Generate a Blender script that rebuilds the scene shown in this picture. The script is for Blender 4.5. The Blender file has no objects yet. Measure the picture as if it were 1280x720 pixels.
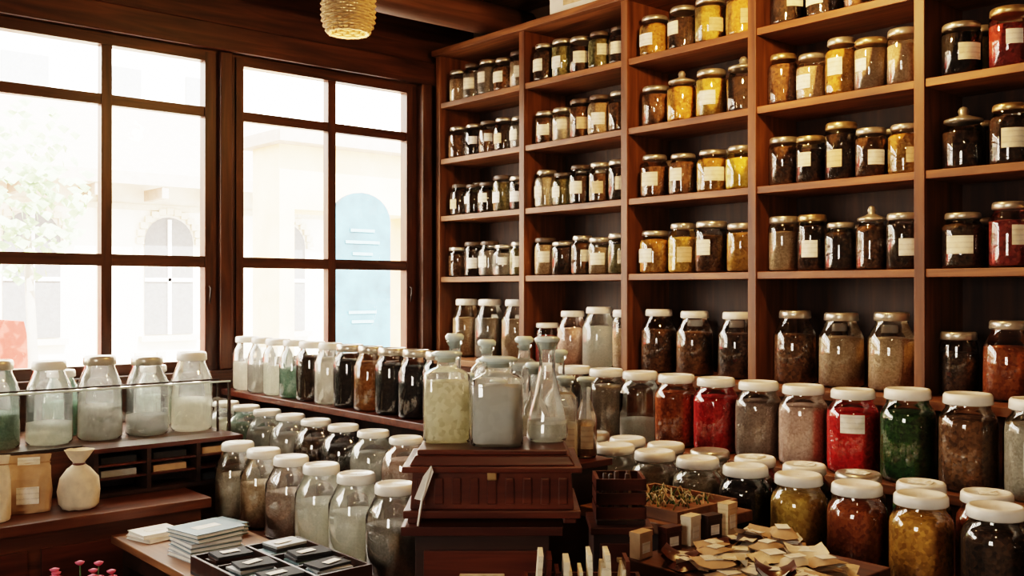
import bpy, math, random
from mathutils import Vector
random.seed(7)
scene=bpy.context.scene
COL=scene.collection

# ------------------------------------------------------------------ materials
def newmat(name):
    m=bpy.data.materials.new(name); m.use_nodes=True
    nt=m.node_tree; nt.nodes.clear()
    out=nt.nodes.new('ShaderNodeOutputMaterial')
    return m,nt,out
def bsdf(nt,out):
    b=nt.nodes.new('ShaderNodeBsdfPrincipled'); nt.links.new(b.outputs[0],out.inputs[0]); return b
def ramp(nt,stops):
    r=nt.nodes.new('ShaderNodeValToRGB'); e=r.color_ramp.elements
    while len(e)>1: e.remove(e[0])
    e[0].position=stops[0][0]; e[0].color=(*stops[0][1],1)
    for p,c in stops[1:]:
        n=e.new(p); n.color=(*c,1)
    return r
def wood(name,dark,light,axis='Y',rough=.45,scale=1.0,bump=.15):
    m,nt,out=newmat(name); b=bsdf(nt,out); N=nt.nodes.new; L=nt.links.new
    tc=N('ShaderNodeTexCoord'); mp=N('ShaderNodeMapping'); L(tc.outputs['Object'],mp.inputs[0])
    s=[14*scale]*3; s['XYZ'.index(axis)]=1.2*scale; mp.inputs['Scale'].default_value=s
    n=N('ShaderNodeTexNoise'); n.inputs['Scale'].default_value=2.2; n.inputs['Detail'].default_value=8; n.inputs['Distortion'].default_value=.6
    L(mp.outputs[0],n.inputs[0])
    r=ramp(nt,[(.3,dark),(.55,tuple((a+c)/2 for a,c in zip(dark,light))),(.72,light)])
    L(n.outputs[0],r.inputs[0]); L(r.outputs[0],b.inputs['Base Color'])
    b.inputs['Roughness'].default_value=rough
    bp=N('ShaderNodeBump'); bp.inputs['Strength'].default_value=bump; bp.inputs['Distance'].default_value=.004
    L(n.outputs[0],bp.inputs['Height']); L(bp.outputs[0],b.inputs['Normal'])
    return m
def plain(name,c,rough=.5,metal=0,var=.15,scale=30,bump=0,emit=None,es=0):
    m,nt,out=newmat(name); b=bsdf(nt,out); N=nt.nodes.new; L=nt.links.new
    tc=N('ShaderNodeTexCoord'); n=N('ShaderNodeTexNoise'); n.inputs['Scale'].default_value=scale; n.inputs['Detail'].default_value=4
    L(tc.outputs['Object'],n.inputs[0])
    r=ramp(nt,[(.3,tuple(x*(1-var) for x in c)),(.7,tuple(min(1,x*(1+var)) for x in c))])
    L(n.outputs[0],r.inputs[0]); L(r.outputs[0],b.inputs['Base Color'])
    b.inputs['Roughness'].default_value=rough; b.inputs['Metallic'].default_value=metal
    if bump:
        bp=N('ShaderNodeBump'); bp.inputs['Strength'].default_value=bump; bp.inputs['Distance'].default_value=.003
        L(n.outputs[0],bp.inputs['Height']); L(bp.outputs[0],b.inputs['Normal'])
    if emit:
        b.inputs['Emission Color'].default_value=(*emit,1); b.inputs['Emission Strength'].default_value=es
    return m
def grain(name,c1,c2,scale=110,bump=.5,trans=0):
    m,nt,out=newmat(name); b=bsdf(nt,out); N=nt.nodes.new; L=nt.links.new
    tc=N('ShaderNodeTexCoord'); oi=N('ShaderNodeObjectInfo')
    ad=N('ShaderNodeVectorMath'); ad.operation='ADD'; L(tc.outputs['Object'],ad.inputs[0]); L(oi.outputs['Random'],ad.inputs[1])
    v=N('ShaderNodeTexVoronoi'); v.inputs['Scale'].default_value=scale; L(ad.outputs[0],v.inputs[0])
    n=N('ShaderNodeTexNoise'); n.inputs['Scale'].default_value=14; n.inputs['Detail'].default_value=5; L(ad.outputs[0],n.inputs[0])
    mx=N('ShaderNodeMath'); mx.operation='ADD'; L(v.outputs['Color'],mx.inputs[0]); L(n.outputs[0],mx.inputs[1])
    ml=N('ShaderNodeMath'); ml.operation='MULTIPLY'; ml.inputs[1].default_value=.5; L(mx.outputs[0],ml.inputs[0])
    r=ramp(nt,[(.25,c1),(.7,c2)]); L(ml.outputs[0],r.inputs[0])
    hs=N('ShaderNodeHueSaturation'); L(r.outputs[0],hs.inputs['Color'])
    mr=N('ShaderNodeMapRange'); mr.inputs['To Min'].default_value=.75; mr.inputs['To Max'].default_value=1.25
    L(oi.outputs['Random'],mr.inputs[0]); L(mr.outputs[0],hs.inputs['Value'])
    L(hs.outputs[0],b.inputs['Base Color']); b.inputs['Roughness'].default_value=.7
    if bump:
        bp=N('ShaderNodeBump'); bp.inputs['Strength'].default_value=bump; bp.inputs['Distance'].default_value=.004
        L(v.outputs['Distance'],bp.inputs['Height']); L(bp.outputs[0],b.inputs['Normal'])
    if trans:
        t=N('ShaderNodeBsdfTranslucent'); L(hs.outputs[0],t.inputs[0]); mxs=N('ShaderNodeMixShader'); mxs.inputs[0].default_value=trans
        L(b.outputs[0],mxs.inputs[1]); L(t.outputs[0],mxs.inputs[2]); L(mxs.outputs[0],out.inputs[0])
    return m
def glass(name,tint=(1,1,1),refl=1.0,rough=.03,base=.03,milk=0):
    m,nt,out=newmat(name); N=nt.nodes.new; L=nt.links.new
    t=N('ShaderNodeBsdfTransparent'); t.inputs[0].default_value=(*tint,1)
    g=N('ShaderNodeBsdfGlossy'); g.inputs['Roughness'].default_value=rough; g.inputs['Color'].default_value=(1,.99,.97,1)
    f=N('ShaderNodeFresnel'); f.inputs[0].default_value=1.58
    n=N('ShaderNodeTexNoise'); n.inputs['Scale'].default_value=9
    tc=N('ShaderNodeTexCoord'); L(tc.outputs['Object'],n.inputs[0])
    bp=N('ShaderNodeBump'); bp.inputs['Strength'].default_value=.12; bp.inputs['Distance'].default_value=.01
    L(n.outputs[0],bp.inputs['Height']); L(bp.outputs[0],g.inputs['Normal'])
    ma=N('ShaderNodeMath'); ma.operation='MULTIPLY_ADD'; ma.inputs[1].default_value=refl; ma.inputs[2].default_value=base; ma.use_clamp=True
    L(f.outputs[0],ma.inputs[0])
    src=t
    if milk:
        tr=N('ShaderNodeBsdfTranslucent'); tr.inputs[0].default_value=(.95,.95,.92,1)
        mm=N('ShaderNodeMixShader'); mm.inputs[0].default_value=milk; L(t.outputs[0],mm.inputs[1]); L(tr.outputs[0],mm.inputs[2]); src=mm
    mx=N('ShaderNodeMixShader'); L(ma.outputs[0],mx.inputs[0]); L(src.outputs[0],mx.inputs[1]); L(g.outputs[0],mx.inputs[2])
    L(mx.outputs[0],out.inputs[0]); return m
def label_mat(name,c):
    m,nt,out=newmat(name); b=bsdf(nt,out); N=nt.nodes.new; L=nt.links.new
    tc=N('ShaderNodeTexCoord'); w=N('ShaderNodeTexWave'); w.wave_type='BANDS'; w.bands_direction='Z'
    w.inputs['Scale'].default_value=19; w.inputs['Distortion'].default_value=3.0; w.inputs['Detail Scale'].default_value=40
    L(tc.outputs['Object'],w.inputs[0])
    n=N('ShaderNodeTexNoise'); n.inputs['Scale'].default_value=28; L(tc.outputs['Object'],n.inputs[0])
    r=ramp(nt,[(.0,tuple(x*.72 for x in c)),(.12,c),(1,c)]); L(w.outputs[0],r.inputs[0])
    r2=ramp(nt,[(.35,(.82,.78,.70)),(.6,(1,1,1))]); L(n.outputs[0],r2.inputs[0])
    mm=N('ShaderNodeMixRGB'); mm.blend_type='MULTIPLY'; mm.inputs[0].default_value=1; L(r.outputs[0],mm.inputs[1]); L(r2.outputs[0],mm.inputs[2])
    L(mm.outputs[0],b.inputs['Base Color']); b.inputs['Roughness'].default_value=.75
    return m

M={}
M['shelf']=wood('shelf_wood',(.10,.037,.012),(.32,.13,.040),'Y',rough=.5)
M['shelfv']=wood('divider_wood',(.075,.028,.010),(.25,.10,.031),'Z',rough=.5)
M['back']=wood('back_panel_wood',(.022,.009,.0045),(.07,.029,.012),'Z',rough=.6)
M['frame']=wood('window_frame_wood',(.035,.012,.006),(.13,.048,.018),'Z',rough=.4)
M['frameh']=wood('window_rail_wood',(.035,.012,.006),(.13,.048,.018),'X',rough=.4)
M['beam']=wood('beam_wood',(.05,.02,.009),(.20,.085,.036),'X',rough=.6,bump=.6,scale=.7)
M['ceil']=wood('ceiling_boards',(.05,.022,.01),(.17,.075,.032),'Y',rough=.6)
M['counter']=wood('counter_wood',(.06,.019,.008),(.20,.070,.025),'X',rough=.4)
M['countery']=wood('tier_wood',(.05,.018,.008),(.17,.062,.023),'Y',rough=.4)
M['red']=wood('mahogany_wood',(.045,.012,.007),(.14,.040,.018),'X',rough=.3)
M['darkw']=wood('dark_stained_wood',(.018,.008,.005),(.06,.025,.014),'X',rough=.4)
M['slat']=wood('table_slat_wood',(.12,.050,.019),(.32,.15,.058),'Y',rough=.5)
M['floor']=wood('floor_boards',(.05,.025,.013),(.14,.07,.035),'Y',rough=.5)
M['wall']=plain('plaster_wall',(.20,.13,.075),.85,scale=6,bump=.2)
M['glass']=glass('jar_glass',(.96,.96,.94),1.15,base=.03)
M['glassg']=glass('green_bottle_glass',(.84,.94,.89),1.2,base=.05,milk=.10)
M['glassb']=glass('clear_bottle_glass',(.96,.97,.96),1.35,base=.06,milk=.13)
M['pane']=glass('window_pane_glass',(.98,.98,.98),.5,rough=.01,base=0)
M['caseglass']=glass('case_glass',(.93,.97,.95),1.0,rough=.01)
M['rim']=plain('glass_edge',(.62,.72,.69),.15,var=.05)
M['lidw']=plain('white_lid',(.84,.80,.72),.26,var=.05)
M['lidm']=plain('pewter_lid',(.58,.52,.43),.3,metal=.75,var=.15)
M['lidg']=plain('brass_lid',(.60,.44,.22),.3,metal=.8,var=.2)
M['lidd']=plain('dark_lid',(.10,.07,.05),.4,var=.2)
M['cork']=plain('cork',(.45,.28,.14),.85,scale=120,bump=.3)
M['lab']=label_mat('cream_label',(.90,.82,.64))
M['lab2']=label_mat('white_label',(.93,.90,.82))
M['lab3']=label_mat('kraft_label',(.72,.54,.32))
M['paper']=plain('kraft_paper',(.50,.34,.20),.85,scale=25,bump=.7)
M['paperw']=plain('cream_paper',(.76,.66,.50),.85,scale=30,bump=.5)
M['white']=plain('white_card',(.84,.81,.74),.7,var=.05)
M['grey']=plain('grey_cover',(.36,.37,.37),.4)
M['blk']=plain('black_cover',(.02,.02,.022),.75)
M['blue']=plain('teal_cover',(.13,.20,.22),.4)
G={}
def g(n,c1,c2,s=110,b=.5,t=0): G[n]=grain('contents_'+n,c1,c2,s,b,t)
g('dark',(.015,.009,.005),(.10,.05,.022)); g('brown',(.08,.036,.014),(.28,.135,.05)); g('amber',(.32,.15,.025),(.70,.40,.08))
g('ochre',(.46,.27,.045),(.82,.56,.14)); g('yellow',(.70,.44,.04),(.92,.70,.13)); g('rust',(.28,.06,.012),(.60,.18,.035)); g('red',(.48,.008,.008),(.82,.045,.03))
g('wine',(.20,.02,.015),(.52,.08,.05)); g('green',(.01,.035,.008),(.06,.14,.030)); g('olive',(.14,.12,.04),(.36,.31,.13)); g('black',(.005,.005,.005),(.028,.02,.016))
g('grey',(.34,.30,.25),(.56,.50,.43),220,.15,.3); g('mauve',(.32,.23,.18),(.56,.42,.33),200,.2,.15); g('cream',(.58,.50,.37),(.86,.77,.62),150,.3,.3)
g('white',(.84,.81,.75),(.97,.94,.88),60,.4,.7); g('bluewhite',(.74,.74,.68),(.91,.89,.83),220,.1,.7); g('tan',(.40,.27,.15),(.66,.49,.31),180,.2,.1)
g('frost',(.88,.86,.80),(.98,.96,.90),60,.3,.35); g('amberglow',(.38,.18,.05),(.66,.36,.12),120,.3,.5)
g('herb',(.60,.56,.40),(.94,.91,.78),90,.6,.45); g('teal',(.28,.40,.33),(.46,.60,.50),200,.1,.6); g('pink',(.54,.35,.27),(.80,.60,.49),150,.2)

# ------------------------------------------------------------------ mesh builder
class MB:
    def __init__(s): s.v=[];s.f=[];s.m=[];s.s=[];s.mats=[]
    def mi(s,m):
        if m not in s.mats: s.mats.append(m)
        return s.mats.index(m)
    def add(s,vs,fs,m,smooth=False):
        o=len(s.v); s.v+=vs; k=s.mi(m)
        for f in fs: s.f.append(tuple(o+i for i in f)); s.m.append(k); s.s.append(smooth)
    def box(s,x0,x1,y0,y1,z0,z1,m):
        vs=[(x,y,z) for z in(z0,z1) for y in(y0,y1) for x in(x0,x1)]
        s.add(vs,[(0,2,3,1),(4,5,7,6),(0,1,5,4),(2,6,7,3),(0,4,6,2),(1,3,7,5)],m)
    def rbox(s,cx,cy,z0,sx,sy,sz,rot,m,taper=1,dz=0):
        c,si=math.cos(rot),math.sin(rot); vs=[]
        for k,z in((1,z0),(taper,z0+sz)):
            for a,b in((-1,-1),(1,-1),(-1,1),(1,1)):
                x=a*sx/2*k;y=b*sy/2*k; vs.append((cx+x*c-y*si,cy+x*si+y*c,z))
        s.add(vs,[(0,2,3,1),(4,5,7,6),(0,1,5,4),(2,6,7,3),(0,4,6,2),(1,3,7,5)],m)
    def loft(s,prof,m,seg=28,p=2.0,c=(0,0),capb=True,capt=True,jit=0,rot=0,sy=1,smooth=True):
        vs=[]
        for q in prof:
            r,z=q[0],q[1]; syy=q[2] if len(q)>2 else sy
            for i in range(seg):
                a=2*math.pi*i/seg; ca,sa=math.cos(a),math.sin(a)
                k=1/((abs(ca)**p+abs(sa)**p)**(1/p)); rr=r*k*(1+random.uniform(-jit,jit))
                x=rr*ca; y=rr*sa*syy
                vs.append((c[0]+x*math.cos(rot)-y*math.sin(rot),c[1]+x*math.sin(rot)+y*math.cos(rot),z+random.uniform(0,jit)*.05))
        fs=[]
        for j in range(len(prof)-1):
            for i in range(seg):
                a=j*seg+i;b=j*seg+(i+1)%seg; fs.append((a,b,b+seg,a+seg))
        s.add(vs,fs,m,smooth)
        o=len(s.v)-len(vs);k=s.mi(m)
        if capb: s.f.append(tuple(o+i for i in reversed(range(seg))));s.m.append(k);s.s.append(False)
        if capt:
            o2=o+(len(prof)-1)*seg; s.f.append(tuple(o2+i for i in range(seg)));s.m.append(k);s.s.append(False)
    def patch(s,r,z0,z1,a0,a1,m,n=8,p=2.0):
        vs=[]
        for z in(z0,z1):
            for i in range(n+1):
                a=a0+(a1-a0)*i/n; ca,sa=math.cos(a),math.sin(a); k=1/((abs(ca)**p+abs(sa)**p)**(1/p))
                vs.append((r*k*ca,r*k*sa,z))
        s.add(vs,[(i,i+1,n+2+i,n+1+i) for i in range(n)],m,True)
    def tube(s,pts,r,m,seg=8,r2=None):
        pts=[Vector(p) for p in pts]; n=len(pts); vs=[]
        for j,p in enumerate(pts):
            d=(pts[min(j+1,n-1)]-pts[max(j-1,0)]).normalized()
            u=d.cross(Vector((0,0,1)));
            if u.length<.05: u=d.cross(Vector((1,0,0)))
            u.normalize(); w=d.cross(u); rr=r+(((r2 if r2 is not None else r)-r)*j/(n-1))
            for i in range(seg):
                a=2*math.pi*i/seg; q=p+u*math.cos(a)*rr+w*math.sin(a)*rr; vs.append(tuple(q))
        fs=[(j*seg+i,j*seg+(i+1)%seg,(j+1)*seg+(i+1)%seg,(j+1)*seg+i) for j in range(n-1) for i in range(seg)]
        fs+= [tuple(range(seg)),tuple((n-1)*seg+i for i in range(seg))]
        s.add(vs,fs,m,True)
    def mesh(s,name):
        me=bpy.data.meshes.new(name); me.from_pydata(s.v,[],s.f); 
        for m in s.mats: me.materials.append(m)
        me.polygons.foreach_set('material_index',s.m); me.polygons.foreach_set('use_smooth',s.s); me.update(); return me
    def obj(s,name,loc=(0,0,0),rot=0,bevel=0):
        return place(name,s.mesh(name),loc,rot,bevel)
def place(name,me,loc=(0,0,0),rot=0,bevel=0,scale=None):
    o=bpy.data.objects.new(name,me); o.location=loc; o.rotation_euler=(0,0,rot); COL.objects.link(o)
    if scale: o.scale=scale
    if bevel:
        b=o.modifiers.new('bevel','BEVEL'); b.width=bevel; b.segments=2; b.limit_method='ANGLE'
    return o

# ------------------------------------------------------------------ jars
cache={}
def jar(r,h,content,lid='lidw',label=None,style='wide',fill=.8,gl='glass',p=2.0):
    key=(r,h,content,lid,label,style,fill,gl,p)
    if key in cache: return cache[key]
    b=MB(); gm=M[gl]; cm=G[content] if content else None
    if style=='wide':   # storage jar, rounded shoulder, wide mouth
        hs=h*.76; rn=r*.74
        prof=[(r*.88,0.001),(r*.97,h*.025),(r,h*.07),(r,hs*.88),(r*.97,hs*.96),(r*.88,hs*1.04),(rn,hs*1.11),(rn,h*.90)]
        lz=h*.885
    elif style=='straight':
        hs=h*.84; rn=r*.84
        prof=[(r*.9,0.001),(r,h*.04),(r,hs*.93),(r*.95,hs),(rn,hs*1.04),(rn,h*.9)]; lz=h*.875
    elif style=='slope':   # sloping shoulders
        hs=h*.66; rn=r*.66
        prof=[(r*.9,0.001),(r,h*.03),(r*.98,hs),(r*.86,hs*1.12),(rn,hs*1.30),(rn,h*.91)]; lz=h*.89
    elif style=='round':   # globe-bellied
        hs=h*.8; rn=r*.6
        prof=[(r*.62,0.001),(r*.82,h*.08),(r*.97,h*.25),(r,h*.42),(r*.95,h*.6),(r*.8,h*.74),(rn,h*.82),(rn,h*.91)]; lz=h*.89
    b.loft(prof,gm,p=p,capt=False)
    if cm:
        ft=h*fill; pr=[(max(.002,a*.955),z+.004) for a,z in prof if z<ft]
        for (a0,z0),(a1,z1) in zip(prof,prof[1:]):
            if z0<=ft<=z1: rr=a0+(a1-a0)*(ft-z0)/(z1-z0); break
        else: rr=prof[-1][0]
        pr.append((rr*.95,ft+.001)); pr.append((rr*.5,ft+.006)); pr.append((.002,ft+.008))
        b.loft(pr,cm,p=p,jit=.004,capt=False)
    lr=rn*1.10
    if lid in('lidw','lidm','lidg','lidd'):
        b.loft([(lr*.96,lz),(lr*1.02,lz+.003),(lr,h*.975),(lr*.93,h),(lr*.85,h),(lr*.80,h-.003),(.002,h-.003)],M[lid],p=2.0 if p<3 else 2.3,capt=False)
    elif lid=='knob':   # glass stopper with knob
        b.loft([(lr*.9,lz),(lr*1.1,lz+.004),(lr*1.08,lz+.012),(lr*.5,lz+.022),(lr*.25,lz+.028),(lr*.32,lz+.040),(lr*.2,lz+.052),(.002,lz+.055)],M['lidm'],capt=False)
    elif lid=='cork':
        b.loft([(rn*.93,lz-.01),(rn*.98,h),(rn*.9,h+.006),(.002,h+.006)],M['cork'],capt=False)
    if label:
        lm,w,z0,z1=label
        b.patch(r*1.012,h*z0,h*z1,math.pi-w,math.pi+w,M[lm],p=p)
        
    me=b.mesh('jar_mesh'); cache[key]=me; return me

# ------------------------------------------------------------------ room shell
EYE=1.5
def simple(name,boxes,bevel=0):
    b=MB()
    for bx in boxes: b.box(*bx)
    return b.obj(name,bevel=bevel)
X0,X1,Y0,Y1,ZC=-1.6,3.42,-1.8,4.25,2.95
b=MB(); n=0; x=X0
while x<X1-.01:
    b.box(x,min(x+.142,X1),Y0,Y1,-.05,0,M['floor']); x+=.145
b.box(X0,X1,Y0,Y1,-.08,-.051,M['darkw']); b.obj('floor')
b=MB(); x=X0
while x<X1-.01:
    b.box(x,min(x+.176,X1),Y0,Y1,ZC,ZC+.03,M['ceil']); x+=.18
b.box(X0-.2,X1+.2,Y0-.2,Y1+.12,ZC+.031,ZC+.12,M['beam']); b.obj('ceiling')
simple('wall_right',[(X1,X1+.15,Y0,Y1+.08,-.08,ZC+.03,M['wall'])])
LY0,LY1,LZ0,LZ1=0.0,1.0,1.1,2.25  # opening added in the unseen left wall to light the shelves
simple('wall_left',[(X0-.1,X0,Y0,LY0,-.08,ZC+.03,M['wall']),(X0-.1,X0,LY1,Y1+.08,-.08,ZC+.03,M['wall']),(X0-.1,X0,LY0,LY1,-.08,LZ0,M['wall']),(X0-.1,X0,LY0,LY1,LZ1,ZC+.03,M['wall'])])
b=MB(); f=M['frame']
for z in(LZ0,1.65,LZ1-.05): b.box(X0-.07,X0-.02,LY0,LY1,z,z+.05,f)
for k in range(3): yy=LY0+(LY1-LY0-.05)*k/2; b.box(X0-.069,X0-.021,yy,yy+.05,LZ0+.05,LZ1-.05,f)
b.obj('window_5')  # unseen window, added for daylight fill
simple('wall_front',[(X0-.1,X1+.15,Y0-.15,Y0,-.08,ZC+.03,M['wall'])])
T=.08
ops=[(-1.02,-.07),(-.03,.92),(.96,1.90),(2.01,3.00)]
ZB,ZT=1.14,2.575
wb=[(X0,X1,Y1,Y1+T,-.08,ZB,M['frameh']),(X0,X1,Y1,Y1+T,ZT,ZC+.03,M['frameh'])]
e=X0
for a,c in ops:
    wb.append((e,a,Y1,Y1+T,ZB,ZT,M['frame'])); e=c
wb.append((e,X1,Y1,Y1+T,ZB,ZT,M['frame']))
simple('wall_window',wb)
simple('trim_1',[(X0,X1,Y1-.05,Y1-.001,ZT+.01,ZT+.13,M['frameh']),(1.925,1.985,Y1-.035,Y1-.001,ZB,ZT+.009,M['frame']),(3.03,3.095,Y1-.06,Y1-.001,.0,ZT+.009,M['frame']),
    (X0,3.0,Y1-.06,Y1-.001,ZB-.05,ZB-.001,M['frameh'])],bevel=.006)
for i,(a,c) in enumerate(ops):
    w=MB(); y0,y1=Y1-.012,Y1+.045
    pw=.038; mid=(a+c)/2 if i<3 else 2.518
    if i==2: mid=1.432
    f,fh=M['frame'],M['frameh']
    w.box(a+.001,a+pw,y0,y1,ZB+.001,ZT-.001,f); w.box(c-pw,c-.001,y0,y1,ZB+.001,ZT-.001,f)
    w.box(a+pw,c-pw,y0,y1,ZB+.001,ZB+.045,fh); w.box(a+pw,c-pw,y0,y1,ZT-.04,ZT-.001,fh)
    w.box(mid-.022,mid+.022,y0+.005,y1-.005,ZB+.045,ZT-.04,f)
    for s0,s1 in((a+pw,mid-.022),(mid+.022,c-pw)):
        w.box(s0,s1,y0+.008,y1-.008,2.283,2.328,fh); w.box(s0,s1,y0+.003,y1-.003,1.604,1.654,fh)
    yy=Y1+.02
    w.add([(a+pw,yy,ZB+.045),(c-pw,yy,ZB+.045),(c-pw,yy,ZT-.04),(a+pw,yy,ZT-.04)],[(0,1,2,3)],M['pane'])
    w.tube([(c-pw*.5,y0-.004,1.52),(c-pw*.5,y0-.02,1.51),(c-pw*.5-.005,y0-.02,1.44)],.005,M['darkw'])
    w.obj('window_%d'%(i+1))
for yy in(3.80,2.35,.9,-.6):
    b=MB()
    pts=[(X0+.01+(X1-X0-.02)*k/12,yy+random.uniform(-.008,.008),ZC-.084+random.uniform(-.004,.004)) for k in range(13)]
    b.tube(pts,.08,M['beam'],seg=14); b.obj('ceiling_beam')

# ------------------------------------------------------------------ shelving unit
XF,XB=3.11,3.385
divs=[4.165,3.500,2.842,2.195,1.545,.89,.235]
lev=[EYE+.07,EYE+.39,EYE+.69,EYE+.985]
ZTOP=EYE+1.235; ZE=EYE-.345
b=MB()
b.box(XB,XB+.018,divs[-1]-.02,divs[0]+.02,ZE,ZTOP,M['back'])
for d in divs: b.box(XF,XB,d-.018,d+.018,ZE,ZTOP,M['shelfv'])
for i in range(len(divs)-1):
    a,c=divs[i+1]+.018,divs[i]-.018
    for z in lev: b.box(XF+.006,XB,a,c,z-.027,z,M['shelf'])
b.box(XF-.02,XB+.018,divs[-1]-.03,divs[0]+.03,ZTOP,ZTOP+.03,M['shelf'])
b.box(3.0,XB+.018,divs[-1]-.03,divs[0]+.03,ZE-.03,ZE-.0005,M['shelf'])
b.box(3.02,XB+.018,divs[-1]-.02,divs[0]+.02,.0,ZE-.03,M['countery'])
b.obj('spice_shelving_unit',bevel=.002)
b=MB()
yA,yB=.5,3.62
b.box(2.775,2.998,yA,yB,.89,.92,M['shelf']); b.box(2.79,2.998,yA+.01,yB-.01,.0,.89,M['countery'])
b.box(2.385,2.775,yA,2.72,.68,.71,M['shelf']); b.box(2.40,2.785,yA+.01,2.71,.0,.68,M['countery'])
b.obj('stepped_display_counter',bevel=.002)

pal={0:['dark','dark','brown','grey','olive','black','tan'],1:['dark','brown','dark','olive','tan','brown','dark','cream'],
     2:['amber','ochre','brown','amber','brown','yellow','dark','brown'],3:['ochre','amber','brown','dark','amber','dark','brown','dark','tan','cream'],
     4:['dark','brown','black','wine','dark','dark'],5:['dark','brown','olive','rust']}
labs=[('lab',.62,.26,.58),('lab',.48,.34,.64),('lab2',.55,.24,.54),('lab2',.40,.36,.60),('lab3',.5,.22,.52),None]
for bay in range(6):
    ya,yb=divs[bay+1]+.03,divs[bay]-.03
    for li,z in enumerate(lev):
        n=4 if bay==2 or (bay==3 and li==3) else 5
        if bay==4: n=4
        pitch=(yb-ya)/n
        for k in range(n):
            rr=[.054,.058][random.random()<.5] if n==5 else [.062,.067][random.random()<.6]
            rr=min(rr,pitch*.49)
            rr=round(rr,3)
            hh=random.choice([.17,.18,.19,.205])
            if bay<2: hh=random.choice([.155,.165,.178])
            lid=random.choice(['lidm','lidm','lidm','lidg','knob'] if bay>=2 else ['lidm','lidm','lidd'])
            lab=random.choices(labs,[4,2,3,2,1.5,2.2 if bay<2 else 4])[0]
            cont=random.choice(pal[bay])
            y=ya+pitch*(k+.5)
            me=jar(rr,hh,cont,lid,lab,random.choice(['straight','wide']),random.choice([.70,.78]))
            place('spice_jar',me,(XF+.012+rr+random.uniform(0,.014),y,z+.0005),math.radians(random.uniform(-15,65)))
            if random.random()<.65:
                rb=.05
                me=jar(rb,random.choice([.17,.185]),random.choice(['dark','brown','black','olive']),'lidm',None,'straight',.78)
                place('spice_jar',me,(XB-.054,y+random.uniform(-.002,.002),z+.0005),0)
E=[('bay1',[(4.04,.078,.30,'tan'),(3.85,.08,.30,'grey'),(3.64,.08,.30,'tan')]),
   ('bay2',[(3.42,.06,.19,'wine'),(3.25,.075,.25,'pink'),(3.08,.08,.27,'bluewhite'),(2.92,.06,.26,'tan')]),
   ('bay3',[(2.73,.078,.265,'brown'),(2.54,.078,.26,'brown'),(2.33,.078,.26,'dark')]),
   ('bay4',[(2.07,.08,.27,'brown'),(1.88,.082,.265,'tan'),(1.69,.08,.27,'tan')]),
   ('bay5',[(1.46,.06,.21,'dark'),(1.30,.08,.25,'rust'),(1.08,.08,.26,'dark')]),
   ('bay6',[(.80,.08,.26,'amber'),(.60,.08,.26,'dark'),(.40,.08,.25,'brown')])]
for nm,L in E:
    for y,r,h,c in L:
        lid='lidw' if nm in('bay1','bay2','bay3') else 'lidm'
        me=jar(r,h,c,lid,None,'slope' if r>.07 else 'straight',.66)
        place('storage_jar',me,(3.205,y,ZE+.0005),random.random())
for y,c in((3.93,'grey'),(3.74,'brown'),(2.63,'dark'),(2.44,'brown'),(1.98,'amber'),(1.78,'rust'),(1.2,'dark')):
    place('storage_jar',jar(.045,.22,c,'lidw',None,'straight',.7),(3.335,y,ZE+.0005))

R1=[(3.46,'grey','lidw'),(3.28,'white','lidw'),(3.097,'brown','lidw'),(2.915,'black','lidw'),(2.733,'grey','lidw'),(2.552,'bluewhite','lidw'),(2.372,'rust','lidw'),(2.19,'red','lidw'),(2.008,'mauve','lidw'),
    (1.832,'pink','lidw'),(1.652,'red','lidw'),(1.47,'green','lidw'),(1.287,'brown','lidw'),(1.10,'cream','lidw'),(.92,'wine','lidw'),(.74,'ochre','lidw')]
for y,c,l in R1:
    lab=('lab2',.45,.5,.72) if abs(y-1.652)<.01 else (('lab2',.5,.25,.6) if y<1.2 else None)
    place('storage_jar',jar(.083,.265 if y>1.5 else .28,c,l,lab,'wide',.74 if c!='bluewhite' else .3),(2.885,y,.9205),random.random()*.6 if not lab else .5)
R3=[(2.49,'white'),(2.31,'bluewhite'),(2.132,'cream'),(1.955,'cream'),(1.775,'black'),(1.592,'ochre'),(1.41,'rust'),(1.229,'amber'),(1.04,'dark'),(.86,'brown')]
for y,c in R3:
    place('storage_jar',jar(.082,.262,c,'lidw',None,'wide',.78),(2.482,y,.7105),random.random())
R2=[(2.60,'white'),(2.42,'cream'),(2.24,'white'),(2.05,'tan'),(1.87,'brown'),(1.69,'dark'),(1.51,'brown'),(1.32,'green'),(1.14,'rust'),(.95,'brown')]
for i,(y,c) in enumerate(R2):
    place('storage_jar',jar(.08,.255,c,'lidw' if i%3 else 'lidm',None,'wide',.78),(2.667,y,.7105),random.random())
    if i>3 :
        t=MB(); t.rbox(0,0,0,.06,.045,.002,random.random()*2,M[random.choice(['lab','lab2','lab3'])]); t.rbox(.01,.01,.002,.05,.04,.0015,random.random()*2,M['lab2']); t.obj('price_card',(2.667,y,.9635))

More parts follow.
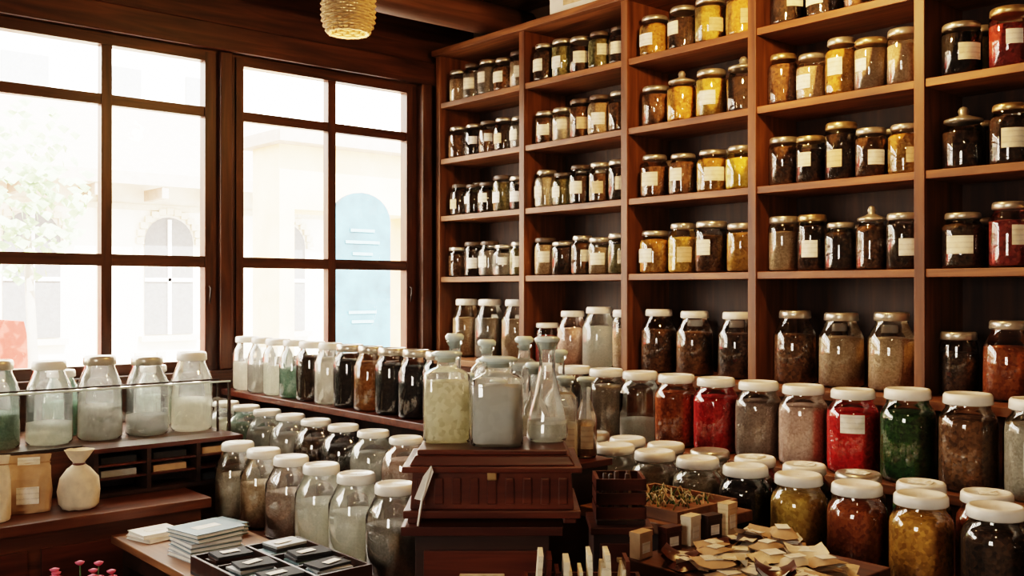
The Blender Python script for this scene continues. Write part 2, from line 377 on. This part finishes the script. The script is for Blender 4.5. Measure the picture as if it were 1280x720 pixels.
# ------------------------------------------------------------------ window counter (left)
b=MB()
b.box(X0+.02,1.44,3.22,4.18,.755,.79,M['counter']); b.box(X0+.02,1.42,3.26,4.18,0,.755,M['counter'])
for k in range(6):
    xa=-1.5+k*.48; b.box(xa,xa+.44,3.245,3.26,.1,.70,M['red'])
b.box(X0+.02,1.70,3.57,4.18,.791,.945,M['counter']); b.box(1.45,1.70,3.57,4.18,0,.79,M['counter'])
b.obj('window_counter',bevel=.003)
b=MB(); xa,xb,ya,yb=1.12,1.66,3.44,3.565
b.box(xa,xb,ya,yb,.792,.806,M['darkw']); b.box(xa,xb,ya,yb,.945,.96,M['red'])
for xx in(xa,xa+.18,xa+.36,xb-.015): b.box(xx,xx+.015,ya,yb,.806,.945,M['darkw'])
b.box(xa+.015,xb-.015,yb-.01,yb,.806,.945,M['darkw'])
for z in(.85,.895): b.box(xa+.015,xb-.015,ya+.005,yb-.01,z,z+.007,M['red'])
for k in range(3):
    for z in(.807,.8575,.9025):
        x=xa+.02+.18*k; 
        if random.random()<.8: b.box(x+.01,x+.13,ya+.02,yb-.02,z,z+.022,M[random.choice(['paper','blk','grey','blk'])])
b.obj('cubby_organizer')
b=MB(); x0,x1,y0,y1,z0,z1=-1.5,1.675,3.58,4.0,.9455,1.15
def quad(bb,p,m): bb.add(p,[(0,1,2,3)],m)
quad(b,[(x0,y0,z0),(x1,y0,z0),(x1,y0,z1),(x0,y0,z1)],M['caseglass'])
quad(b,[(x0,y0,z1),(x1,y0,z1),(x1,3.68,z1),(x0,3.68,z1)],M['caseglass'])
b.box(x0,x1,y0-.003,y0+.003,z1-.003,z1+.003,M['rim']); b.box(x0,x1,y0-.006,y0+.006,z0,z0+.012,M['darkw'])
b.box(x0,x1,3.677,3.683,z1-.003,z1+.003,M['darkw'])
for xx in(x0,x1-.01): b.box(xx,xx+.01,y0-.005,y0+.005,z0+.012,z1-.003,M['darkw']); b.box(xx,xx+.008,3.677,3.683,z0,z1-.003,M['darkw'])
b.obj('glass_display_case')
for i in range(15):
    x=1.61-i*.178
    c=['white','bluewhite','white','bluewhite','teal'][i%5]
    place('glass_canister',jar(.08,.30 if i%2 else .31,c,'lidm' if i%3 else 'lidw',None,'slope',.25 if i%2 else .4,'glassb'),(x,3.79,.9455),random.random())
    if i%2==0 and i<12: place('glass_canister',jar(.07,.25,'teal' if i%4 else 'white','lidw',None,'slope',.5,'glassg'),(x-.08,3.98,.9455),random.random())

def paper_bag(loc,w=.11,h=.17,mat='paper',rot=0,name='paper_bag',style='fold'):
    b=MB(); hw=w/2
    if style=='fold':
        b.loft([(hw*.95,.001,.7),(hw,h*.06,.7),(hw*1.03,h*.35,.72),(hw*1.0,h*.6,.6),(hw*.95,h*.78,.3),(hw*.9,h*.86,.10),(hw*.97,h*.93,.07),(hw*1.0,h,.10)],M[mat],seg=28,p=4,jit=.035,capt=False,smooth=False)
        b.box(-hw*.5,hw*.5,-hw*.16,-hw*.13,h*.80,h*.97,M['lab2']); b.box(-hw*.5,hw*.5,-hw*.80,-hw*.77,h*.18,h*.48,M['lab2'])
        b.tube([(-hw*.97,-.006,h*.87),(0,-.009,h*.865),(hw*.97,-.006,h*.87)],.0022,M['cork'],seg=5)
    else:
        b.loft([(hw*.85,.001),(hw*.98,h*.08),(hw*1.05,h*.3),(hw*.95,h*.52),(hw*.6,h*.68),(hw*.3,h*.75),(hw*.28,h*.78),(hw*.5,h*.88),(hw*.75,h)],M[mat],seg=22,p=2.4,jit=.06,sy=.8,capt=False,smooth=True)
        b.loft([(hw*.31,h*.75),(hw*.34,h*.76),(hw*.34,h*.775),(hw*.30,h*.785)],M['red'],seg=16)
    return b.obj(name,loc,rot)
for i,(x,y,w,h) in enumerate(((1.04,3.34,.12,.19),(.905,3.40,.13,.18),(.77,3.33,.12,.2),(.62,3.4,.12,.18),(.45,3.36,.12,.18),(.3,3.4,.12,.2),(.1,3.37,.12,.19))):
    paper_bag((x,y,.7905),w,h,'paperw' if i%2==0 else 'paper',random.uniform(-.6,-.2),'gift_pouch' if i%3==0 else 'paper_bag','tie' if i%3==0 else 'fold')

# ------------------------------------------------------------------ central stepped island
b=MB()
b.box(1.475,1.725,2.12,3.42,.66,.69,M['countery']); b.box(1.49,1.725,2.14,3.42,0,.66,M['countery'])
b.box(1.726,1.92,2.45,3.56,.81,.84,M['red']); b.box(1.73,2.10,2.47,3.56,0,.81,M['countery'])
b.box(1.72,2.10,3.57,4.18,0,.84,M['red'])
b.box(1.905,2.10,2.45,4.17,1.035,1.06,M['red'])
for yy in(2.46,3.3,4.14): b.box(2.06,2.095,yy,yy+.03,.84,1.035,M['red'])
b.box(2.085,2.098,2.46,4.16,.81,1.035,M['darkw'])
b.obj('stepped_display_island',bevel=.002)
Gr=[(3.325,'cream'),(3.125,'tan'),(2.93,'mauve'),(2.735,'bluewhite'),(2.53,'bluewhite'),(2.325,'grey')]
for i,(y,c) in enumerate(Gr):
    place('powder_jar',jar(.079,.262,c,'lidw',None,'slope',.55,'glassb',p=2.8),(1.585,y,.6905),random.uniform(-.2,.2))
H=['white','white','bluewhite','teal','dark','white','black','amberglow','black','black','black']
for i in range(11):
    y=4.07-i*.143
    place('glass_canister',jar(.064,.235,H[i],'lidw' if i<6 else 'lidm',None,'slope' if i%2 else 'wide',.74 if i>3 else .5,'glassb' if i<6 else 'glass'),(1.985,y,1.0605),random.random())
for i in range(8):
    y=3.93-i*.19
    place('globe_jar',jar(.082,.19,['white','teal','bluewhite','white','dark','black','bluewhite','pink'][i],'lidw',None,'round',.6,'glassb'),(1.815 if y<3.6 else 1.82,y,.8405),random.random())

# ------------------------------------------------------------------ pedestal cabinet, carved chest, bottles
R=-math.radians(41)
def loc2(cx,cy,dx,dy):
    return (cx+dx*math.cos(R)-dy*math.sin(R),cy+dx*math.sin(R)+dy*math.cos(R))
cx,cy=1.50,1.79
b=MB()
b.rbox(0,0,0,.30,.26,.955,0,M['darkw']); b.rbox(0,0,.955,.36,.30,.02,0,M['red'])
for z in(.12,.42,.70):
    b.rbox(-.0,-.135,z,.26,.012,.22,0,M['red']); b.loft([(.012,0),(.015,.006),(.004,.02)],M['lidg'],c=(0,-.15),seg=12)
    for q in range(len(b.v)-36,len(b.v)): b.v[q]=(b.v[q][0],-.141-b.v[q][2],z+.11+(b.v[q][1]+.15))
b.rbox(0,-.142,.84,.10,.004,.03,0,M['lab3'])
b.obj('pedestal_cabinet',(cx-.02,cy+.01,0),R,bevel=.003)
b=MB()
b.rbox(0,0,0,.40,.26,.018,0,M['red']); b.rbox(0,0,.018,.37,.235,.085,0,M['red'],taper=.97); b.rbox(0,0,.103,.405,.265,.014,0,M['red']); b.rbox(0,0,.117,.375,.24,.022,0,M['red'],taper=.93); b.rbox(0,0,.139,.34,.21,.012,0,M['red'])
for k in range(9):
    x=-.16+k*.04
    b.rbox(x,-.117,.03,.022,.008,.06,0,M['red'],taper=.9)
b.rbox(0,-.122,.085,.022,.010,.025,0,M['lidg'])
for sx in(-1,1):
    for sy in(-1,1): b.rbox(sx*.175,sy*.11,-.012,.03,.03,.012,0,M['red'])
CH=.9872
b.obj('carved_wooden_chest',(cx,cy,CH),R,bevel=.003)
ZB2=CH+.1515
def bottle(name,loc,w,h,cont,fill,neck,style='square',rot=0,stopper=True,label=False):
    b=MB(); hw=w/2; p=6 if style=='square' else 2
    if style=='square': pr=[(hw*.94,.001),(hw,.006),(hw,h*.70),(hw*.96,h*.75),(hw*.7,h*.79),(neck,h*.82),(neck*.95,h*.9),(neck*1.25,h*.91),(neck*1.25,h*.93)]
    elif style=='flask': pr=[(hw*.9,.001),(hw,.012),(hw*1.0,h*.10),(hw*.85,h*.28),(hw*.62,h*.45),(neck*1.15,h*.60),(neck,h*.68),(neck*.95,h*.86),(neck*1.3,h*.92),(neck*1.45,h*.95)]
    else: pr=[(hw*.9,.001),(hw,.01),(hw,h*.45),(hw*.85,h*.55),(neck*1.1,h*.64),(neck,h*.7),(neck,h*.9),(neck*1.3,h*.92),(neck*1.3,h*.94)]
    b.loft(pr,M['glassb'],p=p,seg=32,capt=False)
    if cont:
        ft=h*fill; q=[(a*.94,z+.005) for a,z in pr if z<ft]; q.append((q[-1][0],ft)); q.append((.002,ft+.006)); b.loft(q,G[cont],p=p,seg=32,jit=.004,capt=False)
    if label: b.patch(hw*1.02,h*.12,h*.4,-math.pi/2-.6,-math.pi/2+.6,M['lab2'],p=p)
    if stopper: b.loft([(neck*.9,h*.88),(neck*.95,h*.94),(neck*1.5,h*.95),(neck*1.6,h*.98),(neck*1.2,h*1.0),(.002,h*1.003)],M['rim'],seg=20,capt=False)
    return b.obj(name,loc,rot)
x,y=loc2(cx,cy,-.112,.03); bottle('apothecary_bottle',(x,y,ZB2),.112,.215,'herb',.66,.024,rot=R+.1)
x,y=loc2(cx,cy,.012,-.02); bottle('apothecary_bottle',(x,y,ZB2),.122,.205,'frost',.66,.03,rot=R-.05)
x,y=loc2(cx,cy,.130,.035); bottle('glass_decanter',(x,y,ZB2),.10,.25,'bluewhite',.2,.020,'flask',0,True)
b=MB(); b.box(-.19,.19,-.19,.19,0,.98,M['darkw']); b.box(-.2,.2,-.2,.2,.98,1.0,M['red']); b.obj('bottle_stand',(1.95,2.21,0),0,bevel=.003)
ZS=1.0005
for dx,dy,w,h,st,c in((-.20,.0,.085,.37,'round','bluewhite'),(-.1,.04,.10,.35,'square','white'),(.02,.04,.10,.36,'square','bluewhite'),(.13,.03,.10,.32,'round','cream'),(.215,.0,.065,.24,'round','tan'),(-.15,-.085,.06,.26,'round','tan'),(-.06,-.08,.08,.24,'square','cream'),(.05,-.085,.09,.29,'round','white'),(.0,.15,.08,.28,'round','grey'),(.145,-.075,.07,.25,'square','white')):
    x,y=loc2(1.95,2.21,dx*.95,dy); bottle('apothecary_bottle',(x,y,ZS),w,h,c,.45 ,.018 if w>.06 else .01,st,R,True,True)
b=MB(); b.tube([(0,0,0),(.01,0,.06),(.03,0,.13)],.0025,M['white'])
b.add([(-.008,0,.06),(.012,.002,.055),(.035,.002,.12),(.03,0,.135),(.012,0,.11)],[(0,1,2,3,4)],M['white']); b.obj('feather_quill',(*loc2(cx,cy,-.165,-.145),.9755),R)

DX,DY=1.845,1.705
b=MB(); b.rbox(0,0,0,.14,.16,.90,0,M['darkw']); b.rbox(0,0,.90,.155,.175,.018,0,M['red'])
for z in(.60,.70,.80): b.rbox(0,-.084,z,.11,.01,.08,0,M['red']); b.rbox(0,-.092,z+.035,.03,.01,.012,0,M['lidg'])
b.obj('drawer_cabinet',(DX,DY,0),R,bevel=.002)
b=MB()
b.rbox(0,0,0,.12,.12,.01,0,M['darkw'])
for a in range(4):
    dx,dy=[(0,-.058),(0,.058),(-.058,0),(.058,0)][a]
    for z in(.015,.05,.085): b.rbox(dx,dy,z,.124 if a<2 else .008,.008 if a<2 else .124,.028,0,M['red'])
for k in range(5):
    x=-.04+.018*k; b.tube([(x,random.uniform(-.03,.03),.02),(x+random.uniform(-.01,.01),random.uniform(-.03,.03),.12)],.006,M['darkw'])
b.obj('wooden_crate',(DX,DY,.9185),R)

def table(name,x0,x1,y0,y1,z,m,leg='darkw',slats=0):
    b=MB()
    if slats:
        w=(x1-x0)/slats
        for k in range(slats): b.box(x0+w*k+.003,x0+w*(k+1)-.003,y0,y1,z-.025,z,M[m])
    else: b.box(x0,x1,y0,y1,z-.03,z,M[m])
    b.box(x0+.03,x1-.03,y0+.03,y1-.03,z-.09,z-.031,M[leg])
    for xx in(x0+.03,x1-.08):
        for yy in(y0+.03,y1-.08): b.box(xx,xx+.05,yy,yy+.05,0,z-.09,M[leg])
    return b.obj(name,bevel=.003)
table('display_table',1.72,2.12,1.12,1.57,.87,'countery')
table('side_table',1.98,2.30,1.62,1.98,.89,'slat')
b=MB(); b.box(-.13,.13,-.15,.15,0,.008,M['slat'])
for q in((-.13,.13,-.15,-.14),(-.13,.13,.14,.15),(-.13,-.12,-.14,.14),(.12,.13,-.14,.14)): b.box(*q,.008,.03,M['slat'])
for k in range(110):
    x,y=random.uniform(-.08,.08),random.uniform(-.10,.10); a=random.random()*6.28; l=random.uniform(.015,.035)
    b.tube([(x,y,random.uniform(.012,.03)),(x+l*.5*math.cos(a),y+l*.5*math.sin(a),random.uniform(.03,.05)),(x+l*math.cos(a),y+l*math.sin(a),random.uniform(.015,.04))],.0025,G[random.choice(['olive','herb','green','tan'])],seg=5)
b.obj('dried_herb_tray',(2.14,1.80,.8905))
def packet(loc,w,d,t,m,rot,curl=.0):
    b=MB(); n=6; vs=[];fs=[]
    for j in range(n+1):
        for i in range(n+1):
            u,v=i/n-.5,j/n-.5
            z=t*(1-(2*abs(u))**2.5)*(1-(2*abs(v))**2.5)+random.uniform(0,.002)+curl*(abs(u)*2)**2*.03
            vs.append((u*w,v*d,z+.001))
    for j in range(n):
        for i in range(n): a=j*(n+1)+i; fs.append((a,a+1,a+n+2,a+n+1))
    b.add(vs,fs,m,True)
    vb=[(x,y,max(.0,z-.002-t*.9)) for x,y,z in vs]; b.add(vb,[tuple(reversed(f)) for f in fs],m)
    b.rbox(0,0,t+.0015,w*.5,d*.45,.0012,0,M['lab2']); return b.obj('spice_packet',loc,rot)
zz=.8705
for k in range(40):
    x=random.uniform(1.76,2.08); y=random.uniform(1.16,1.47)
    packet((x,y,zz+random.choice([0,0,.01,.02,.03])),random.uniform(.05,.09),random.uniform(.06,.10),random.uniform(.01,.022),M[random.choice(['paperw','paper','white','lab3','paper','red','darkw'])],random.uniform(0,6.28),random.uniform(0,.9))
for x,y,sx,sy,sz,r,m in((1.755,1.55,.05,.03,.05,.1,'paper'),(1.86,1.55,.05,.03,.045,-.1,'red'),(1.94,1.55,.045,.03,.06,.1,'paperw'),(2.02,1.55,.05,.03,.05,-.1,'darkw'),(2.09,1.55,.045,.03,.07,.1,'lab3')):
    b=MB(); b.rbox(0,0,0,sx,sy,sz,0,M[m]); b.rbox(0,0,sz,sx*1.04,sy*1.04,.012,0,M[m]); b.rbox(0,-sy*.51,sz*.25,sx*.6,.001,sz*.5,0,M['lab2']); b.obj('spice_box',(x,y,.8705),r,bevel=.0015)
# bundle of booklets in front of pedestal
table('small_stand',1.24,1.56,1.26,1.555,.84,'counter')
b=MB(); b.box(-.12,.12,-.05,.05,0,.008,M['red'])
for q in((-.12,.12,-.05,-.042),(-.12,.12,.042,.05),(-.12,-.112,-.042,.042),(.112,.12,-.042,.042)): b.box(*q,.008,.07,M['red'])
for k in range(11):
    x=-.10+k*.0185; hgt=random.uniform(.09,.13); ln=random.uniform(-.006,.012); t=random.uniform(.006,.012)
    vs=[(x,-.035,.009),(x,.035,.009),(x+ln,.035,hgt),(x+ln,-.035,hgt),(x+t,-.035,.009),(x+t,.035,.009),(x+ln+t,.035,hgt),(x+ln+t,-.035,hgt)]
    b.add(vs,[(0,1,2,3),(7,6,5,4),(0,4,5,1),(1,5,6,2),(2,6,7,3),(3,7,4,0)],M[random.choice(['lab3','lab','paper','paperw','red'])])
b.obj('booklet_box',(1.43,1.42,.8405),R)

# ------------------------------------------------------------------ left foreground table, books
table('book_table',1.09,1.455,2.04,3.20,.72,'slat',slats=3)
def stack(loc,n,w,d,t,mats,rot):
    b=MB(); z=0
    for k in range(n):
        a=random.uniform(-.12,.12); ww=w*random.uniform(.9,1); dd=d*random.uniform(.9,1); m=M[random.choice(mats)]
        b.rbox(0,0,z,ww,dd,.002,a,m); b.rbox(0,.0,z+.002,ww*.96,dd*.96,t-.004,a,M['white']); b.rbox(0,0,z+t-.002,ww,dd,.002,a,m); 
        b.rbox(0,0,z+t,ww*.5,dd*.25,.0006,a,M['lab2']); z+=t+.0006
    b.obj('notebook_stack',loc,rot)
stack((1.19,3.08,.7205),2,.14,.12,.012,['grey','white'],.2)
stack((1.35,2.98,.7205),3,.15,.14,.012,['grey','blue'],.3)
stack((1.23,2.79,.7205),6,.17,.16,.013,['grey','grey','blue'],.1)
b=MB(); W_,D_=.33,.40
b.box(-W_/2,W_/2,-D_/2,D_/2,0,.008,M['blk'])
for q in((-W_/2,W_/2,-D_/2,-D_/2+.008),(-W_/2,W_/2,D_/2-.008,D_/2),(-W_/2,-W_/2+.008,-D_/2+.008,D_/2-.008),(W_/2-.008,W_/2,-D_/2+.008,D_/2-.008),(-.004,.004,-D_/2+.008,D_/2-.008)): b.box(*q,.008,.05,M['darkw'])
for yy in(-.07,.07): b.box(-W_/2+.008,W_/2-.008,yy-.003,yy+.003,.008,.045,M['darkw'])
for ix in(-1,1):
    for iy in range(3):
        cx_,cy_=ix*.08,(iy-1)*.135
        for k in range(6):
            m=M[random.choice(['blk','blk','grey','darkw','blue'])]
            b.rbox(cx_+random.uniform(-.012,.012),cy_+random.uniform(-.008,.008),.009+k*.0085,.10,.075,.007,random.uniform(-.15,.15),m)
        b.rbox(cx_,cy_,.0605,.05,.025,.0008,random.uniform(-.3,.3),M['white'])
b.obj('card_tray',(1.275,2.42,.7205),.0)
stack((1.20,2.13,.7205),2,.15,.12,.012,['blk'],.1)
b=MB(); b.loft([(.11,.40),(.12,.405),(.12,.43),(.11,.435)],M['slat'],seg=24)
for a in range(4):
    t=a*math.pi/2+.4; b.tube([(.08*math.cos(t),.08*math.sin(t),.40),(.11*math.cos(t),.11*math.sin(t),.0)],.012,M['darkw'])
b.obj('wooden_stool',(.93,2.90,0))
b=MB(); b.loft([(.05,.0),(.055,.01),(.07,.10),(.078,.10),(.078,.12),(.068,.12),(.06,.09)],plain('terracotta',(.4,.16,.08),.8),seg=24)
fl=plain('pink_petals',(.75,.16,.25),.6); gr=plain('leaf_green',(.06,.14,.04),.6)
for k in range(26):
    a=random.random()*6.28; r=random.uniform(.02,.1); z=random.uniform(.2,.265); x,y=r*math.cos(a),r*math.sin(a)
    b.tube([(x*.3,y*.3,.09),(x*.8,y*.8,z*.7),(x,y,z)],.002,gr,seg=5)
    b.loft([(.003,z),(.012,z+.006),(.014,z+.010),(.004,z+.014)],fl,seg=7,c=(x,y))
    b.add([(x*.7,y*.7,z*.6),(x*.7+.02,y*.7+.01,z*.65),(x*.7+.035,y*.7,z*.7),(x*.7+.015,y*.7-.012,z*.66)],[(0,1,2,3)],gr)
b.obj('potted_flowers',(.93,2.90,.4355))

def carton(loc,sx,sy,sz,rot,m='white'):
    b=MB(); b.rbox(0,0,0,sx,sy,sz,0,M[m]); b.rbox(0,0,sz,sx*1.02,sy*1.02,.004,0,M[m]); b.rbox(0,0,sz+.004,sx*.1,sy*1.02,.001,0,M['lab3']); b.rbox(-sx*.505,0,sz*.3,.002,sy*.5,sz*.4,0,M['lab3']); b.obj('cardboard_box',loc,rot,bevel=.002)
carton((3.22,3.14,ZTOP+.0305),.2,.34,.11,.05); carton((3.24,2.68,ZTOP+.0305),.2,.2,.09,-.1,'paper')

# ------------------------------------------------------------------ lamps
M['wick']=plain('wicker',(.50,.34,.16),.6,scale=80)
M['bulb']=plain('bulb_glow',(1,.8,.5),.5,emit=(1,.66,.30),es=2)
def basket(name,loc,r,h,ztop):
    b=MB()
    nr=int(h/.0085)
    for j in range(nr):
        z=j*.0085; rr=r*(1-.28*max(0,(j/nr-.7)/.3)**2) * (1-.22*max(0,(.25-j/nr)/.25)**2)
        pts=[]
        for i in range(49):
            a=2*math.pi*i/48; w=.0035*math.cos(12*a+ (j%2)*math.pi); pts.append(((rr+w)*math.cos(a),(rr+w)*math.sin(a),z))
        b.tube(pts,.0042,M['wick'],seg=6)
    for i in range(24):
        a=2*math.pi*i/24; b.tube([(r*.8*math.cos(a),r*.8*math.sin(a),-.003),(r*math.cos(a),r*math.sin(a),h*.25),(r*math.cos(a),r*math.sin(a),h*.7),(r*.72*math.cos(a),r*.72*math.sin(a),h)],.003,M['wick'],seg=5)
    b.loft([(r*.73,h-.002),(r*.73,h+.006),(.02,h+.01),(.016,h+.04),(.004,h+.05)],M['lidg'],seg=24)
    b.tube([(0,0,h+.04),(0,0,ztop-loc[2])],.003,M['blk'],seg=6)
    b.loft([(.01,h-.05),(.028,h-.075),(.032,h-.10),(.02,h-.13),(.003,h-.14)],M['bulb'],seg=16)
    return b.obj(name,loc)
basket('wicker_pendant_lamp',(1.60,2.60,2.29),.078,.2,ZC-.0005)
basket('wicker_pendant_lamp',(2.45,1.85,2.62),.078,.2,ZC-.0005)
basket('wicker_pendant_lamp',(.5,.2,2.62),.078,.2,ZC-.0005)  # unseen fixture added to carry the fill light
def lamp(name,loc,e,c,size=.06,typ='POINT'):
    l=bpy.data.lights.new(name,typ); l.energy=e; l.color=c
    if typ=='POINT': l.shadow_soft_size=size
    o=bpy.data.objects.new(name,l); o.location=loc; COL.objects.link(o); return o
lamp('pendant_bulb_light',(1.60,2.60,2.25),2,(1,.68,.36))
lamp('shelf_pendant_light',(2.45,1.85,2.57),46,(1,.58,.21),.05)
lamp('added_fill_light',(.5,.2,2.55),13,(1,.68,.38),.06)  # fill light added out of view to brighten the jars

# ------------------------------------------------------------------ outside
ext=plain('facade_stucco',(.82,.74,.60),.9,scale=4); ext2=plain('facade_peach',(.78,.48,.27),.9,scale=4); roofm=plain('roof_tiles',(.36,.27,.21),.8,scale=12)
pale=plain('pale_render',(.85,.83,.79),.9); sh=plain('grey_shutter',(.20,.22,.24),.7); winm=plain('dark_window',(.10,.10,.10),.5); teal=plain('teal_board',(.018,.08,.115),.6,scale=5,var=.5); sgn=plain('sign_lettering',(.10,.22,.26),.7)
pav=plain('pavement',(.55,.52,.48),.9,scale=5); redm=plain('red_paint',(.36,.03,.02),.4); tyre=plain('tyre',(.03,.03,.03),.8); leaf=grain('foliage',(.12,.19,.09),(.34,.43,.22),8,0)
bark=plain('bark',(.30,.25,.20),.9,scale=12); band=plain('stone_band',(.55,.46,.34),.9)
simple('street_ground',[(-20,30,Y1+.09,30,-.2,-.09,pav),(-20,X0-.11,-20,Y1+.09,-.2,-.09,pav)])
b=MB(); FY=11.0
b.box(-6,16,FY,FY+4,-.09,2.9,ext); 
b.add([(-6.2,FY-.6,2.75),(16.2,FY-.6,2.75),(16.2,FY+2,4.0),(-6.2,FY+2,4.0),(-6.2,FY-.6,2.62),(16.2,FY-.6,2.62),(16.2,FY+2,3.9),(-6.2,FY+2,3.9)],[(0,1,2,3),(4,7,6,5),(0,4,5,1)],roofm)
for k in range(12):
    x=-4.3+k*1.45
    n=12; vs=[(x-.28,FY-.02,1.0),(x+.28,FY-.02,1.0)]+[(x+.28*math.cos(math.pi*i/n),FY-.02,2.05+.28*math.sin(math.pi*i/n)) for i in range(n+1)]
    b.add(vs,[tuple(range(len(vs)))],winm)
    b.box(x-.02,x+.02,FY-.04,FY-.021,1.0,2.3,pale); b.box(x-.28,x+.28,FY-.04,FY-.021,1.6,1.64,pale); b.box(x-.34,x+.34,FY-.1,FY-.001,.93,.99,band)
    for t in range(13):
        a0=math.pi*t/12; b.rbox(x+.34*math.cos(a0),FY-.03,2.05+.34*math.sin(a0)-.03,.08,.05,.07,0,band)
    b.box(x+.66,x+.74,FY-.05,FY-.001,-.09,2.6,band)
b.box(-6,16,FY-.04,FY-.001,2.40,2.46,band); b.box(-6,16,FY-.05,FY-.001,.55,.62,band)
for k in range(28): b.box(-5+k*.7,-4.93+k*.7,FY-.58,FY-.051,2.49,2.61,roofm)
b.obj('street_house')
b=MB(); b.box(2,8.6,17,21,-.09,9,pale)
for kx in range(4):
    for kz in range(3): b.box(2.6+kx*1.5,3.3+kx*1.5,16.95,16.999,1.5+kz*2.4,2.9+kz*2.4,sh)
b.obj('tall_building')
b=MB(); b.box(4.0,5.6,7.6,8.1,2.2,2.75,ext2); b.box(4.0,4.14,7.6,8.1,-.09,2.2,ext2); b.box(5.46,5.6,7.6,8.1,-.09,2.2,ext2); b.box(3.9,5.7,7.4,8.2,2.75,2.85,roofm); b.obj('street_gateway')
b=MB(); n=14; x0,x1=4.28,4.86; xm=(x0+x1)/2; rr=(x1-x0)/2
vs=[(x0,7.2,.0),(x1,7.2,.0)]+[(xm+rr*math.cos(math.pi*i/n),7.2,2.1+.24*math.sin(math.pi*i/n)) for i in range(n+1)]
vs2=[(a,c+.05,d) for a,c,d in vs]; N_=len(vs)
b.add(vs+vs2,[tuple(range(N_)),tuple(N_+i for i in reversed(range(N_)))]+[(i,N_+i,N_+(i+1)%N_,(i+1)%N_) for i in range(N_)],teal)
for z,w_ in((2.0,.12),(1.9,.17),(1.80,.10),(1.3,.14),(1.22,.11)): b.box(xm-w_,xm+w_,7.19,7.199,z,z+.025,sgn)
for xx in(x0+.05,x1-.05): b.box(xx-.02,xx+.02,7.26,7.30,-.09,1.9,pale)
b.obj('arched_sign_board')
b=MB()
def side(pts,y0,y1,m):
    n=len(pts); vs=[(x,y0,z) for x,z in pts]+[(x,y1,z) for x,z in pts]
    b.add(vs,[tuple(range(n)),tuple(n+i for i in reversed(range(n)))]+[(i,n+i,n+(i+1)%n,(i+1)%n) for i in range(n)],m)
side([(0,.25),(3.6,.25),(3.7,.75),(3.6,1.25),(3.0,1.3),(2.6,1.75),(.6,1.8),(.1,1.1),(0,.7)],8.6,10.1,redm)
side([(.75,1.3),(2.7,1.3),(2.5,1.65),(.85,1.68)],8.58,8.599,winm)
for wx in(.75,2.9):
    vs=[];n=20
    for yy in(8.55,8.75):
        for i in range(n): vs.append((wx+.3*math.cos(6.283*i/n),yy,.21+.3*math.sin(6.283*i/n)))
    b.add(vs,[tuple(range(n)),tuple(n+i for i in reversed(range(n)))]+[(i,n+i,n+(i+1)%n,(i+1)%n) for i in range(n)],tyre)
b.obj('parked_car',(-1.35,0,0))
b=MB(); b.tube([(0,0,-.09),(.03,0,1.0),(0,.05,1.9)],.04,bark,r2=.03)
for k in range(260):
    a=random.random()*6.28; u=random.uniform(-1,1); r=random.random()**.4
    x=.42*r*math.cos(a)*math.sqrt(1-u*u); y=.42*r*math.sin(a)*math.sqrt(1-u*u); z=2.2+.7*r*u
    s=.06; q=random.random()*3
    b.add([(x-s*math.cos(q),y-s*math.sin(q),z),(x,y-.02,z-s*.6),(x+s*math.cos(q),y+s*math.sin(q),z+.02),(x,y+.02,z+s*.6)],[(0,1,2,3)],leaf)
b.obj('street_tree',(2.02,7.6,0))
b=MB()
for k in range(8): b.box(2.6+k*.16,2.66+k*.16,7.1,7.13,-.09,1.05,band)
b.box(2.55,3.85,7.13,7.16,.9,.97,band); b.box(2.55,3.85,7.13,7.16,.3,.37,band); b.obj('picket_fence')

# ------------------------------------------------------------------ light / world
sun=bpy.data.lights.new('sun','SUN'); sun.energy=34; sun.angle=.01; sun.color=(1,.95,.86)
so=bpy.data.objects.new('sun',sun); COL.objects.link(so); so.rotation_euler=Vector((-.15,.8,-.85)).to_track_quat('-Z','Y').to_euler()
w=bpy.data.worlds.new('World'); scene.world=w; w.use_nodes=True; nt=w.node_tree; bg=nt.nodes['Background']
sky=nt.nodes.new('ShaderNodeTexSky'); sky.sky_type='NISHITA'; sky.sun_disc=False; sky.sun_elevation=math.radians(45); sky.sun_rotation=math.radians(200); sky.dust_density=4; sky.air_density=1.0
mx=nt.nodes.new('ShaderNodeMixRGB'); mx.inputs[0].default_value=.9; mx.inputs[2].default_value=(4.9,4.5,3.9,1)
nt.links.new(sky.outputs[0],mx.inputs[1]); nt.links.new(mx.outputs[0],bg.inputs[0]); bg.inputs[1].default_value=3.3
for i,(a,c) in enumerate(ops):
    l=bpy.data.lights.new('window_portal','AREA'); l.shape='RECTANGLE'; l.size=c-a; l.size_y=ZT-ZB; l.cycles.is_portal=True
    o=bpy.data.objects.new('window_portal',l); o.location=((a+c)/2,Y1+.1,(ZB+ZT)/2); o.rotation_euler=(math.radians(-90),0,0); COL.objects.link(o)
l=bpy.data.lights.new('window_portal','AREA'); l.shape='RECTANGLE'; l.size=LZ1-LZ0; l.size_y=LY1-LY0; l.cycles.is_portal=True
o=bpy.data.objects.new('window_portal',l); o.location=(X0-.11,(LY0+LY1)/2,(LZ0+LZ1)/2); o.rotation_euler=(0,math.radians(-90),0); COL.objects.link(o)

# ------------------------------------------------------------------ camera
cam=bpy.data.cameras.new('camera'); cam.lens=34.54; cam.sensor_width=36; cam.clip_start=.05
co=bpy.data.objects.new('camera',cam); co.location=(0,0,EYE); co.rotation_euler=(math.radians(90.14),0,-math.radians(41.07)); COL.objects.link(co); scene.camera=co
scene.view_settings.view_transform='Filmic'
scene.view_settings.look='High Contrast'
scene.view_settings.exposure=0.25
